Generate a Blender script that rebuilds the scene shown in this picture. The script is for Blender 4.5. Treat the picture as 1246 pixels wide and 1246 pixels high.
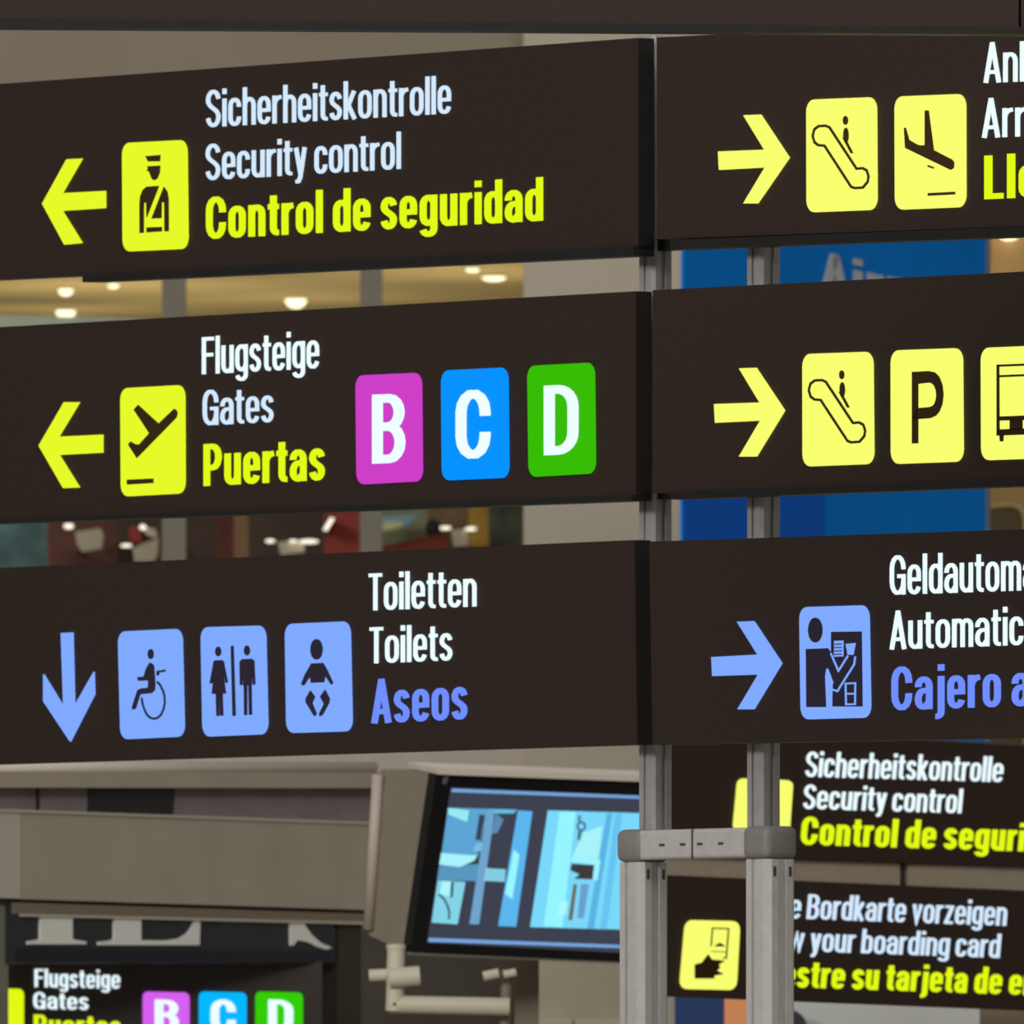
import bpy, bmesh, math
from mathutils import Vector, Matrix

for o in list(bpy.data.objects):
    bpy.data.objects.remove(o, do_unlink=True)
S = bpy.context.scene
COL = S.collection

# ------------------------------------------------------------------ camera, world, lights, exposure
F = 27000.0            # focal length in pixels of the 1246 frame (long telephoto)
CX, HY = 623.0, 1560.0 # principal column and eye-level row
CAM = Vector((0, 0, 1.6))
cd = bpy.data.cameras.new('camera')
cam = bpy.data.objects.new('camera', cd); COL.objects.link(cam)
cam.location = CAM; cam.rotation_euler = (math.pi/2, 0, 0)
cd.sensor_fit = 'HORIZONTAL'; cd.sensor_width = 36.0
cd.lens = F/1246.0*36.0
cd.shift_y = (HY-623.0)/1246.0
cd.clip_end = 500; cd.clip_start = 0.5
cd.dof.use_dof = True; cd.dof.focus_distance = 51.5; cd.dof.aperture_fstop = 15.0
S.camera = cam

w = bpy.data.worlds.new('hall_ambient'); S.world = w; w.use_nodes = True
w.node_tree.nodes['Background'].inputs[0].default_value = (1.0, 0.95, 0.88, 1)
w.node_tree.nodes['Background'].inputs[1].default_value = 0.20
def area(name, loc, target, sx, sy, energy, col):
    ld = bpy.data.lights.new(name, 'AREA'); ld.shape = 'RECTANGLE'
    ld.size = sx; ld.size_y = sy; ld.energy = energy; ld.color = col
    o = bpy.data.objects.new(name, ld); COL.objects.link(o)
    o.location = loc
    o.rotation_euler = (Vector(target)-Vector(loc)).to_track_quat('-Z', 'Y').to_euler()
    return o
area('hall_light_left', (-16, 36, 11), (0, 58, 3), 10, 4, 2900, (1.0, 0.96, 0.89))
area('hall_light_mid', (4, 42, 12), (2, 64, 2), 12, 4, 1200, (1.0, 0.95, 0.87))
S.view_settings.view_transform = 'Standard'
S.view_settings.look = 'None'
S.view_settings.exposure = 0.0
S.view_settings.gamma = 1.0
S.view_settings.use_curve_mapping = False

# ------------------------------------------------------------------ materials
def lin(c):
    r = []
    for v in c:
        v = v/255.0
        r.append(v/12.92 if v <= 0.04045 else ((v+0.055)/1.055)**2.4)
    return (*r, 1)
MATS = {}
def mat(name, rgb, rough=0.6, metal=0.0, emit=0.0, noise=0.0, scale=12.0, bump=0.0, spec=0.4):
    if name in MATS: return MATS[name]
    m = bpy.data.materials.new(name); m.use_nodes = True
    nt = m.node_tree; b = nt.nodes['Principled BSDF']
    c = lin(rgb)
    b.inputs['Roughness'].default_value = rough
    b.inputs['Metallic'].default_value = metal
    b.inputs['Specular IOR Level'].default_value = spec
    if emit:
        b.inputs['Base Color'].default_value = (0.0, 0.0, 0.0, 1); b.inputs['Specular IOR Level'].default_value = 0.05
        b.inputs['Emission Color'].default_value = c
        b.inputs['Emission Strength'].default_value = emit
    else:
        b.inputs['Base Color'].default_value = c
    if noise or bump:
        tc = nt.nodes.new('ShaderNodeTexCoord'); n = nt.nodes.new('ShaderNodeTexNoise')
        n.inputs['Scale'].default_value = scale; n.inputs['Detail'].default_value = 6
        nt.links.new(tc.outputs['Object'], n.inputs['Vector'])
        if noise and not emit:
            r = nt.nodes.new('ShaderNodeValToRGB')
            r.color_ramp.elements[0].position = 0.3; r.color_ramp.elements[1].position = 0.7
            r.color_ramp.elements[0].color = tuple(max(0, v*(1-noise)) for v in c[:3])+(1,)
            r.color_ramp.elements[1].color = tuple(min(1, v*(1+noise)) for v in c[:3])+(1,)
            nt.links.new(n.outputs['Fac'], r.inputs['Fac'])
            nt.links.new(r.outputs['Color'], b.inputs['Base Color'])
        if bump:
            bp = nt.nodes.new('ShaderNodeBump'); bp.inputs['Strength'].default_value = bump
            bp.inputs['Distance'].default_value = 0.01
            nt.links.new(n.outputs['Fac'], bp.inputs['Height'])
            nt.links.new(bp.outputs['Normal'], b.inputs['Normal'])
    MATS[name] = m
    return m

BROWN = mat('brown_acrylic', (45, 34, 29), 0.55, noise=0.10, scale=60, spec=0.25)
PICTO = mat('dark_pictogram', (58, 44, 22), 0.6, spec=0.1)
PICTOB = mat('dark_pictogram_blue', (50, 44, 62), 0.6, spec=0.1)
BLACK = mat('black_plastic', (20, 18, 17), 0.45, noise=0.15, scale=30)
ALU = mat('brushed_aluminium', (192, 192, 192), 0.5, 0.1, noise=0.06, scale=30, bump=0.05)
ALUD = mat('darker_aluminium', (160, 160, 161), 0.5, 0.1, noise=0.06, scale=30, bump=0.05)  # darker tone of the aluminium, used on the upper posts only
ELBOW = mat('grey_plastic_joint', (132, 129, 127), 0.55, noise=0.08, scale=30, bump=0.08)
CYEL = mat('lit_yellow', (230, 250, 40), emit=1.0)
CYELT = mat('lit_yellow_text', (226, 250, 20), emit=1.0)
CYEL2 = mat('lit_pale_yellow', (248, 255, 112), emit=1.0)
CWHT = mat('lit_white', (212, 234, 255), emit=1.0)
CWHT2 = mat('lit_bright_white', (232, 250, 255), emit=1.05)
CBLU = mat('lit_blue', (128, 170, 255), emit=1.0)
CBLUT = mat('lit_blue_text', (112, 142, 255), emit=1.0)
CMAG = mat('lit_magenta', (206, 62, 200), emit=1.0)
CCYA = mat('lit_azure', (0, 146, 255), emit=1.0)
CGRN = mat('lit_green', (54, 188, 0), emit=1.0)
CMAG2 = mat('lit_pale_magenta', (214, 96, 240), emit=1.0)
CCYA2 = mat('lit_bright_azure', (0, 184, 255), emit=1.0)
CGRN2 = mat('lit_bright_green', (50, 205, 0), emit=1.0)

# ------------------------------------------------------------------ geometry helpers
def ray(px, py): return Vector(((px-CX)/F, 1.0, (HY-py)/F))
def at(px, py, d): return CAM + ray(px, py)*d

class Board:
    """A plane standing in the hall: yaw > 0 recedes to the right, tilt > 0 leans forward at its top."""
    def __init__(s, px, py, depth, yaw, tilt=0.0, roll=0.0):
        y, t = math.radians(yaw), math.radians(tilt)
        s.O = at(px, py, depth)
        nh = Vector((math.sin(y), -math.cos(y), 0))
        e1 = Vector((math.cos(y), math.sin(y), 0))
        e2 = Vector((0, 0, 1))*math.cos(t) + nh*math.sin(t)
        s.n = e1.cross(e2).normalized()
        r = math.radians(roll)
        s.e1 = e1*math.cos(r) + e2*math.sin(r)
        s.e2 = e2*math.cos(r) - e1*math.sin(r)
    def hit(s, p):
        r = ray(*p); t = (s.O-CAM).dot(s.n)/r.dot(s.n)
        q = CAM + r*t - s.O
        return Vector((q.dot(s.e1), q.dot(s.e2)))
    def moved(s, d):
        b = Board.__new__(Board); b.O = s.O + s.n*d; b.n = s.n; b.e1 = s.e1; b.e2 = s.e2
        return b
    def matrix(s, uv=(0, 0)):
        o = s.O + s.e1*uv[0] + s.e2*uv[1]
        m = Matrix((s.e1, s.e2, s.n)).transposed().to_4x4(); m.translation = o
        return m

def tag(o, label, cat, group=None, kind=None):
    o['label'] = label; o['category'] = cat
    if group: o['group'] = group
    if kind: o['kind'] = kind
    return o
def mesh_obj(name, bm, m, parent=None, smooth=False):
    bmesh.ops.recalc_face_normals(bm, faces=bm.faces)
    me = bpy.data.meshes.new(name); bm.to_mesh(me); bm.free()
    if smooth:
        for p in me.polygons: p.use_smooth = True
    for mm in (m if isinstance(m, (list, tuple)) else [m]): me.materials.append(mm)
    o = bpy.data.objects.new(name, me); COL.objects.link(o)
    if parent: o.parent = parent
    return o
def prism(bm, pts, z0, z1, mi=0):
    a = [bm.verts.new((p[0], p[1], z0)) for p in pts]
    b = [bm.verts.new((p[0], p[1], z1)) for p in pts]
    fs = [bm.faces.new(b), bm.faces.new(a[::-1])]
    n = len(pts)
    for i in range(n): fs.append(bm.faces.new((a[i], a[(i+1) % n], b[(i+1) % n], b[i])))
    for f in fs: f.material_index = mi
    if n > 4:
        for f in fs[:2]: f.normal_update()
        bmesh.ops.triangulate(bm, faces=fs[:2])
def stroke_pts(pts, w, closed=False):
    n = len(pts); L, R = [], []
    for i in range(n):
        p = Vector(pts[i])
        a = Vector(pts[(i-1) % n]) if (closed or i > 0) else None
        b = Vector(pts[(i+1) % n]) if (closed or i < n-1) else None
        d1 = (p-a).normalized() if a is not None else (b-p).normalized()
        d2 = (b-p).normalized() if b is not None else d1
        t = d1+d2
        t = t.normalized() if t.length > 1e-6 else d1
        nn = Vector((-t.y, t.x)); c = max(0.45, nn.dot(Vector((-d1.y, d1.x))))
        L.append(p+nn*(w/2/c)); R.append(p-nn*(w/2/c))
    return L, R
def stroke(bm, pts, w, z0, z1, closed=False, mi=0):
    L, R = stroke_pts(pts, w, closed); n = len(pts)
    for i in range(n if closed else n-1):
        j = (i+1) % n
        prism(bm, [L[i], R[i], R[j], L[j]], z0, z1, mi)
def ellipse(c, rx, ry, n=20): return [(c[0]+rx*math.cos(2*math.pi*i/n), c[1]+ry*math.sin(2*math.pi*i/n)) for i in range(n)]

class Thing:
    """An Empty at the base of a thing that lies on a board; parts are drawn from photo pixels on that plane."""
    def __init__(s, name, board, base_px, label=None, cat=None, group=None):
        s.b = board; s.uv = board.hit(base_px)
        s.o = bpy.data.objects.new(name, None); COL.objects.link(s.o)
        s.o.empty_display_size = 0.1
        s.o.matrix_world = board.matrix(s.uv)
        if label: tag(s.o, label, cat, group)
    def p(s, px): return s.b.hit(px) - s.uv
    def poly(s, name, pts, z0, z1, m, parent=None):
        bm = bmesh.new(); prism(bm, [s.p(q) for q in pts], z0, z1)
        return mesh_obj(name, bm, m, parent or s.o)
    def text(s, name, body, a, b, cap, m, z=0.0, bold=0.0, pre='', mid=None, dz=0.004, parent=None, up=None):
        """baseline runs from pixel a to pixel b under the piece `mid` of pre+mid+rest"""
        mid = body if mid is None else mid
        full = text_raw(body, bold)
        x1 = max(v.x for v in text_raw(pre+mid, bold)[0])
        ms = text_raw(mid, bold)[0]
        wid = max(v.x for v in ms)-min(v.x for v in ms)
        x0 = x1-wid
        A, B = s.p(a), s.p(b)
        ex = (B-A)/wid
        if up is None: U = Vector((0, 1))*(s.p((a[0], a[1]-cap))-A).length
        else: U = s.p((a[0]+up*cap, a[1]-cap))-A
        ey = U
        holder = parent or s.o
        if len(body) > 1:                       # a line of text: every letter is a piece of its own
            holder = bpy.data.objects.new(name, None); COL.objects.link(holder); holder.parent = parent or s.o
            holder.empty_display_size = 0.05; holder.location = (A.x, A.y, z); org = Vector((A.x, A.y, z))
        else: org = Vector((0, 0, 0))
        for v0, v1, f0, f1 in full[2]:
            me = bpy.data.meshes.new('letter')
            vs = []
            for v in full[0][v0:v1]:
                q = A + ex*(v.x-x0) + ey*v.y
                vs.append(Vector((q.x, q.y, z+dz*(v.z+0.5)))-org)
            me.from_pydata(vs, [], [tuple(k-v0 for k in f) for f in full[1][f0:f1]]); me.materials.append(m)
            o = bpy.data.objects.new('letter' if len(body) > 1 else name, me); COL.objects.link(o); o.parent = holder
        return holder
# condensed grotesque letters drawn with an elliptic pen (cap height = 1)
XH, DSC = 0.75, 0.235
def arc(cx, cy, rx, ry, a0, a1, n=7):
    return [(cx+rx*math.cos(math.radians(a0+(a1-a0)*i/n)), cy+ry*math.sin(math.radians(a0+(a1-a0)*i/n))) for i in range(n+1)]
def bez(a, b, c, d, n=8):
    r = []
    for i in range(n+1):
        t = i/n; u = 1-t
        r.append(tuple(u*u*u*a[k]+3*u*u*t*b[k]+3*u*t*t*c[k]+t*t*t*d[k] for k in (0, 1)))
    return r
def glyph(ch, hx, hy):
    """returns advance width and a list of (polyline, closed)"""
    W = {'o': .42, 'c': .40, 'e': .415, 'a': .415, 'n': .41, 'm': .63, 'r': .275, 'u': .41, 'h': .41, 'd': .42, 'b': .42, 'p': .42, 'q': .42,
         'g': .42, 'i': 0, 'j': .2, 'l': 0, 'k': .40, 't': .26, 'f': .25, 's': .385, 'v': .39, 'w': .58, 'y': .39, 'z': .36, 'S': .47, 'C': .49,
         'G': .50, 'F': .41, 'P': .46, 'T': .42, 'A': .49, 'B': .47, 'D': .48, 'L': .38, 'M': .54, '\u00e1': .415}
    if ch == ' ': return .20, []
    k = 1 + (hx-0.060)*1.9
    wd = W[ch]*k if W[ch] else 2*hx
    xL, xR, mx = hx, wd-hx, wd/2
    R = (xR-xL)/2
    ry = min(R*1.15, 0.2)
    yb, yt = hy*0.9, XH-hy*0.9
    cb, ct = yb+ry, yt-ry
    stadium = lambda b, t: (arc(mx, t-ry, R, ry, 0, 180)+arc(mx, b+ry, R, ry, 180, 360), True)
    top_over = arc(mx, ct, R, ry, 180, 0)
    if ch == 'o': return wd, [stadium(yb, yt)]
    if ch == 'c': return wd, [([(xR, ct-.035)]+arc(mx, ct, R, ry, 0, 180)+arc(mx, cb, R, ry, 180, 360)+[(xR, cb+.035)], False)]
    if ch == 'e':
        ym = XH*.50
        return wd, [([(xL, ym), (xR, ym)], False), ([(xR, ym-hy)]+arc(mx, ct, R, ry, 0, 180)+arc(mx, cb, R, ry, 180, 350), False)]
    if ch in 'a\u00e1':
        g = [([(xL, ct-.02)]+arc(mx, ct, R, ry, 180, 0)+[(xR, 0)], False),
             ([(xR, .44), (mx+.02, .43)]+arc(mx, .43-.185, R, .185, 105, 180, 4)+arc(mx, yb+.15, R, .15, 180, 290, 5)+[(xR, yb+.13)], False)]
        if ch != 'a': g.append(([(mx-.03, .84), (mx+.07, .98)], False))
        return wd, g
    if ch == 'n': return wd, [([(xL, 0), (xL, XH)], False), ([(xL, ct-.04)]+top_over+[(xR, 0)], False)]
    if ch == 'h': return wd, [([(xL, 0), (xL, 1.02)], False), ([(xL, ct-.04)]+top_over+[(xR, 0)], False)]
    if ch == 'm':
        r2 = (xR-xL)/4
        return wd, [([(xL, 0), (xL, XH)], False), ([(xL, yt-r2-.06)]+arc(xL+r2, yt-r2*1.1, r2, r2*1.1, 180, 0)+[(xL+2*r2, 0)], False),
                    ([(xL+2*r2, yt-r2-.06)]+arc(xL+3*r2, yt-r2*1.1, r2, r2*1.1, 180, 0)+[(xR, 0)], False)]
    if ch == 'r': return wd, [([(xL, 0), (xL, XH)], False), ([(xL, yt-.22)]+arc(wd, yt-.2, wd-xL, .2, 180, 90, 5), False)]
    if ch == 'u': return wd, [([(xR, 0), (xR, XH)], False), ([(xL, XH)]+arc(mx, cb, R, ry, 180, 360)+[(xR, cb+.04)], False)]
    if ch == 'd': return wd, [([(xR, 0), (xR, 1.02)], False), stadium(yb, yt)]
    if ch == 'b': return wd, [([(xL, 0), (xL, 1.02)], False), stadium(yb, yt)]
    if ch == 'p': return wd, [([(xL, -DSC), (xL, XH)], False), stadium(yb, yt)]
    if ch == 'q': return wd, [([(xR, -DSC), (xR, XH)], False), stadium(yb, yt)]
    if ch == 'g': return wd, [([(xR, XH), (xR, -.04)]+arc(mx, -DSC+hy+.12, R, .12, 0, -172, 8), False), stadium(yb+.03, yt)]
    dot = ([(hx, .87), (hx, 1.02)], False)
    if ch == 'i': return wd, [([(hx, 0), (hx, XH)], False), dot]
    if ch == 'l': return wd, [([(hx, 0), (hx, 1.02)], False)]
    if ch == 'j':
        x = wd-hx
        return wd, [([(x, XH), (x, -.06)]+arc(x-.12, -DSC+hy+.1, .12, .1, 0, -90, 4)+[(0, -DSC+hy)], False), ([(x, .87), (x, 1.02)], False)]
    if ch == 'k': return wd, [([(xL, 0), (xL, 1.02)], False), ([(xL+hx*.5, .26), (xR-.01, XH)], False), ([(xL+hx*1.4, .40), (xR+.01, 0)], False)]
    if ch == 't':
        x = .055*k+hx
        return wd, [([(x, .95), (x, hy+.12)]+arc(x+.1, hy+.12, .1, .12, 180, 270, 4)+[(wd, hy)], False), ([(0, XH-hy), (wd, XH-hy)], False)]
    if ch == 'f':
        x = .05*k+hx
        return wd, [([(x, 0), (x, .88)]+arc(x+.1, .88, .1, 1.02-hy-.88, 180, 90, 4)+[(wd, 1.02-hy)], False), ([(0, XH-hy), (wd, XH-hy)], False)]
    if ch in 'sS':
        H = XH if ch == 's' else 1.0
        b, t = hy*.9, H-hy*.9; q = (t-b)*.25
        p = arc(mx, t-q, R, q, 8, 180, 7) + bez((xL, t-q), (xL, t-q*2.0), (xR, b+q*2.0), (xR, b+q))[1:] + arc(mx, b+q, R, q, 0, -172, 7)[1:]
        return wd, [(p, False)]
    if ch == 'v': return wd, [([(xL-hx*.1, XH), (mx, 0), (xR+hx*.1, XH)], False)]
    if ch == 'w': return wd, [([(xL-hx*.1, XH), (wd*.28, .02), (mx, XH*.96), (wd*.72, .02), (xR+hx*.1, XH)], False)]
    if ch == 'y': return wd, [([(xL-hx*.1, XH), (mx+.005, .03)], False), ([(xR+hx*.1, XH), (mx, -.06), (mx-.06, -DSC+hy+.01), (xL-.01, -DSC+hy)], False)]
    if ch == 'z': return wd, [([(.01, XH-hy), (wd-.01, XH-hy)], False), ([(wd-hx-.01, XH-hy), (hx+.01, hy)], False), ([(.01, hy), (wd-.01, hy)], False)]
    # capitals
    Y = 1-hy; RY = min(.30, R*1.5); tb, tt = hy*.9+RY, 1-hy*.9-RY
    if ch == 'C': return wd, [([(xR, tt-.06)]+arc(mx, tt, R, RY, 0, 180)+arc(mx, tb, R, RY, 180, 360)+[(xR, tb+.06)], False)]
    if ch == 'G': return wd, [([(xR, tt-.03)]+arc(mx, tt, R, RY, 0, 180)+arc(mx, tb, R, RY, 180, 360)+[(xR, .47), (mx, .47)], False), ([(xR, .47), (xR, 0)], False)]
    if ch == 'F': return wd, [([(hx, 0), (hx, 1)], False), ([(hx, Y), (wd, Y)], False), ([(hx, .52), (wd*.92, .52)], False)]
    if ch == 'P': return wd, [([(hx, 0), (hx, 1)], False), ([(hx, Y), (mx, Y)]+arc(mx, (Y+.43)/2, R, (Y-.43)/2, 90, -90, 8)+[(hx, .43)], False)]
    if ch == 'T': return wd, [([(mx, 0), (mx, 1)], False), ([(0, Y), (wd, Y)], False)]
    if ch == 'A': return wd, [([(hx*.85, 0), (mx-.005, 1-hy*.4), (mx+.005, 1-hy*.4), (wd-hx*.85, 0)], False), ([(wd*.22, .27), (wd*.78, .27)], False)]
    if ch == 'B': return wd, [([(hx, 0), (hx, 1)], False), ([(hx, Y), (mx, Y)]+arc(mx, (Y+.53)/2, R*.92, (Y-.53)/2, 90, -90, 8)+[(hx, .53)], False),
                              ([(hx, .53), (mx, .53)]+arc(mx, (hy+.53)/2, R, (.53-hy)/2, 90, -90, 8)+[(hx, hy)], False)]
    if ch == 'D': return wd, [([(hx, 0), (hx, 1)], False), ([(hx, Y), (mx*.8, Y)]+arc(mx*.8, tt+hy*.0, xR-mx*.8, Y-tt, 90, 0, 6)+arc(mx*.8, tb, xR-mx*.8, tb-hy, 0, -90, 6)+[(hx, hy)], False)]
    if ch == 'L': return wd, [([(hx, 0), (hx, 1)], False), ([(hx, hy), (wd, hy)], False)]
    if ch == 'M': return wd, [([(hx, 0), (hx, 1)], False), ([(hx, .97), (mx, .12), (xR, .97)], False), ([(xR, 0), (xR, 1)], False)]
    raise KeyError(ch)
TXT = {}
def text_raw(body, bold):
    """bold: pen weight; returns vertices (z in -0.5..0.5) and faces"""
    key = (body, round(bold, 4))
    if key in TXT: return TXT[key]
    hx = 0.055 + bold; hy = 0.048 + bold*0.75
    vs, fs, x, rng = [], [], 0.0, []
    sp = 0.095
    for ch in body:
        wd, strokes_ = glyph(ch, hx, hy)
        v0, f0 = len(vs), len(fs)
        for li, (pl, closed) in enumerate(strokes_):
            q = [(px_, py_*hx/hy) for px_, py_ in pl]
            q = [p for i, p in enumerate(q) if i == 0 or (Vector(p)-Vector(q[i-1])).length > 1e-4]
            if closed and (Vector(q[0])-Vector(q[-1])).length < 1e-4: q.pop()
            L, Rr = stroke_pts(q, 2*hx, closed); n = len(q); b0 = len(vs)
            zt = 0.5-0.02*li
            for a, c in zip(L, Rr):
                for p in (a, c):
                    vs.append(Vector((x+p.x, p.y*hy/hx, zt))); vs.append(Vector((x+p.x, p.y*hy/hx, -0.5)))
            for i in range(n if closed else n-1):
                j = (i+1) % n; A, B_ = b0+4*i, b0+4*j
                fs += [(A, A+2, B_+2, B_), (A+1, A, B_, B_+1), (A+2, A+3, B_+3, B_+2), (A+1, B_+1, B_+3, A+3)]
            if not closed:
                e = b0+4*(n-1)
                fs += [(b0, b0+1, b0+3, b0+2), (e, e+2, e+3, e+1)]
        if len(vs) > v0: rng.append((v0, len(vs), f0, len(fs)))
        x += wd + (sp if ch != ' ' else 0)
    TXT[key] = (vs, fs, rng)
    return TXT[key]

def quad_map(q):
    TL, TR, BR, BL = [Vector(v) for v in q]
    return lambda u, v: tuple((TL*(1-u)+TR*u)*(1-v) + (BL*(1-u)+BR*u)*v)
def rounded_unit(rx, ry, n=5):
    pts = []
    for cx, cy, a0 in ((1-rx, ry, -90), (1-rx, 1-ry, 0), (rx, 1-ry, 90), (rx, ry, 180)):
        for i in range(n+1):
            a = math.radians(a0+90*i/n); pts.append((cx+rx*math.cos(a), cy+ry*math.sin(a)))
    return pts

def Z(ox, oy, sc):            # reading aid: enlarged crop coordinates to photo pixels
    return lambda *pts: [(ox+x/sc, oy+y/sc) for x, y in pts]

def tile(T, name, q, m, z=0.0, r=0.11, h=0.006):
    f = quad_map(q)
    return T.poly(name, [f(u, v) for u, v in rounded_unit(r, r)], z, z+h, m)

def picto(T, name, parent, m, polys=(), strokes=(), z=0.006, h=0.003):
    bm = bmesh.new()
    for k, pl in enumerate(polys): prism(bm, [T.p(q) for q in pl], z, z+h)
    for pts, w, closed in strokes: stroke(bm, [T.p(q) for q in pts], w, z, z+h, closed)
    return mesh_obj(name, bm, m, parent)

def box_pts(bm, c, ex, ey, ez, hx, hy, hz):
    vs = []
    for sx in (-1, 1):
        for sy in (-1, 1):
            for sz in (-1, 1):
                vs.append(bm.verts.new(Vector(c)+Vector(ex)*hx*sx+Vector(ey)*hy*sy+Vector(ez)*hz*sz))
    for f in ((0, 1, 3, 2), (4, 6, 7, 5), (0, 4, 5, 1), (2, 3, 7, 6), (0, 2, 6, 4), (1, 5, 7, 3)):
        bm.faces.new([vs[i] for i in f])
def wbox(name, x0, x1, y0, y1, z0, z1, m, parent=None):
    bm = bmesh.new()
    box_pts(bm, ((x0+x1)/2, (y0+y1)/2, (z0+z1)/2), (1, 0, 0), (0, 1, 0), (0, 0, 1), (x1-x0)/2, (y1-y0)/2, (z1-z0)/2)
    return mesh_obj(name, bm, m, parent)
def pbox(name, px0, px1, py0, py1, d, thick, m, parent=None, floor=False):
    """upright block whose front stands at distance d"""
    a, b = at(px0, py0, d), at(px1, py1, d)
    return wbox(name, a.x, b.x, d, d+thick, 0.0 if floor else b.z, a.z, m, parent)
def tube(bm, a, b, r, n=16):
    a, b = Vector(a), Vector(b); d = (b-a).normalized()
    u = d.orthogonal().normalized(); v = d.cross(u)
    A = [bm.verts.new(a+(u*math.cos(2*math.pi*i/n)+v*math.sin(2*math.pi*i/n))*r) for i in range(n)]
    B = [bm.verts.new(b+(u*math.cos(2*math.pi*i/n)+v*math.sin(2*math.pi*i/n))*r) for i in range(n)]
    for i in range(n): bm.faces.new((A[i], A[(i+1) % n], B[(i+1) % n], B[i]))
    bm.faces.new(A[::-1]); bm.faces.new(B)

# ------------------------------------------------------------------ the hall: floor, walls, shop shell
D0 = 70.0
WALLP = mat('pale_painted_wall', (205, 196, 178), 0.8, noise=0.03, scale=3)
WALLG = mat('grey_bulkhead', (158, 148, 133), 0.8, noise=0.04, scale=3)
FLOOR = mat('terrazzo_floor', (150, 142, 128), 0.35, noise=0.12, scale=40)
def struct(o, label, cat):
    return tag(o, label, cat, kind='structure')
struct(wbox('floor', -45, 45, -8, 100, -0.1, 0.0, FLOOR), 'pale terrazzo floor of the terminal hall', 'floor')
MULW = mat('grey_mullion', (136, 130, 118), 0.6, noise=0.05)
struct(pbox('wall_upper', -700, 637, -700, 205, D0-0.1, 0.35, WALLG), 'grey bulkhead wall above the lit shop glazing', 'wall')
struct(pbox('wall_center', 637, 1204, -700, 1560, D0-0.25, 0.5, WALLP, floor=True), 'pale plain wall strip behind the sign posts', 'wall')
struct(pbox('wall_lower', -700, 637, 800, 1560, D0-0.1, 0.25, mat('grey_plaster', (206, 199, 188), 0.8, noise=0.04), floor=True), 'grey plaster wall under the shop glazing', 'wall')
CEILW = mat('warm_shop_ceiling', (226, 204, 150), 0.85, noise=0.06, scale=1.5)
xl, xr = at(-700, 0, D0).x, at(637, 0, D0).x
zc = 4.95
struct(wbox('ceiling', xl, xr+0.3, D0+0.26, 79, zc, zc+0.2, CEILW), 'warm beige shop ceiling with round downlights', 'ceiling')
struct(wbox('wall_back', xl, xr+0.3, 79, 79.2, 0, zc+0.2, mat('warm_back_wall', (190, 168, 128), 0.85)), 'warm beige back wall inside the shop', 'wall')
# glazing: mullions and panes
win = bpy.data.objects.new('window_1', None); COL.objects.link(win)
struct(win, 'tall shop glazing with grey vertical mullions behind the left signs', 'window')
gm = bpy.data.materials.new('shop_glass'); gm.use_nodes = True
nt = gm.node_tree; nt.nodes.remove(nt.nodes['Principled BSDF'])
tr = nt.nodes.new('ShaderNodeBsdfTransparent'); tr.inputs[0].default_value = (0.96, 0.98, 0.96, 1)
gl = nt.nodes.new('ShaderNodeBsdfGlossy'); gl.inputs['Roughness'].default_value = 0.03
mx = nt.nodes.new('ShaderNodeMixShader'); mx.inputs[0].default_value = 0.04
nt.links.new(tr.outputs[0], mx.inputs[1]); nt.links.new(gl.outputs[0], mx.inputs[2])
nt.links.new(mx.outputs[0], nt.nodes['Material Output'].inputs['Surface'])
for a, b in ((-262, -235), (197, 226), (438, 465)):
    pbox('mullion', a, b, 205, 800, D0, 0.14, MULW, win)
for a, b in ((-235, 197), (226, 438), (465, 637)):
    pbox('pane', a, b, 205, 800, D0+0.06, 0.01, gm, win)

# right-hand bay beyond the blue poster
BAY = mat('gold_beige_wall', (190, 158, 108), 0.85, noise=0.05, scale=4)
struct(pbox('wall_right', 1180, 1900, -700, 1560, D0+4, 0.3, BAY, floor=True), 'warm gold-beige wall right of the blue poster', 'wall')

# ------------------------------------------------------------------ ceiling and bay downlights
LAMP = mat('downlight_glow', (255, 246, 205), emit=2.2)
TRIM = mat('downlight_trim', (215, 190, 140), 0.6)
def dome(bm, c, rx, ry, rz, n=16, m=6):
    bmesh.ops.create_uvsphere(bm, u_segments=n, v_segments=m*2, radius=1.0, matrix=Matrix.Translation(c) @ Matrix.Diagonal((rx, ry, rz, 1)))
def downlight(px, py, wpx, hpx, label, watts=6):
    d = (zc-1.6)*F/(HY-py)
    c = at(px, py, d); s = d/F
    e = bpy.data.objects.new('downlight', None); COL.objects.link(e); e.location = (c.x, c.y, zc)
    tag(e, label, 'ceiling lamp', 'ceiling downlights of the shop')
    bm = bmesh.new(); tube(bm, (0, 0, -0.006), (0, 0, 0), wpx*s*0.62, 20)
    mesh_obj('trim_ring', bm, TRIM, e)
    bm = bmesh.new(); dome(bm, (0, 0, -0.006), wpx*s/2, wpx*s/2, hpx*s)
    mesh_obj('glowing_lens', bm, LAMP, e, True)
    ld = bpy.data.lights.new('downlight_bulb', 'POINT'); ld.energy = watts; ld.color = (1, 0.82, 0.5); ld.shadow_soft_size = 0.05
    lo = bpy.data.objects.new('downlight_bulb', ld); COL.objects.link(lo); lo.parent = e; lo.location = (0, 0, -0.6)
downlight(80, 350, 18, 8, 'upper of two round downlights left of the first mullion')
downlight(80, 376, 24, 9, 'lower of two round downlights left of the first mullion')
downlight(138, 344, 14, 5, 'small downlight half hidden under the top left sign')
downlight(360, 362, 26, 11, 'large round downlight between the two grey mullions')
downlight(601, 335, 30, 5, 'flat wide downlight right of the second mullion')
downlight(575, 325, 18, 4, 'dim downlight tucked under the top left sign edge')
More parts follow.
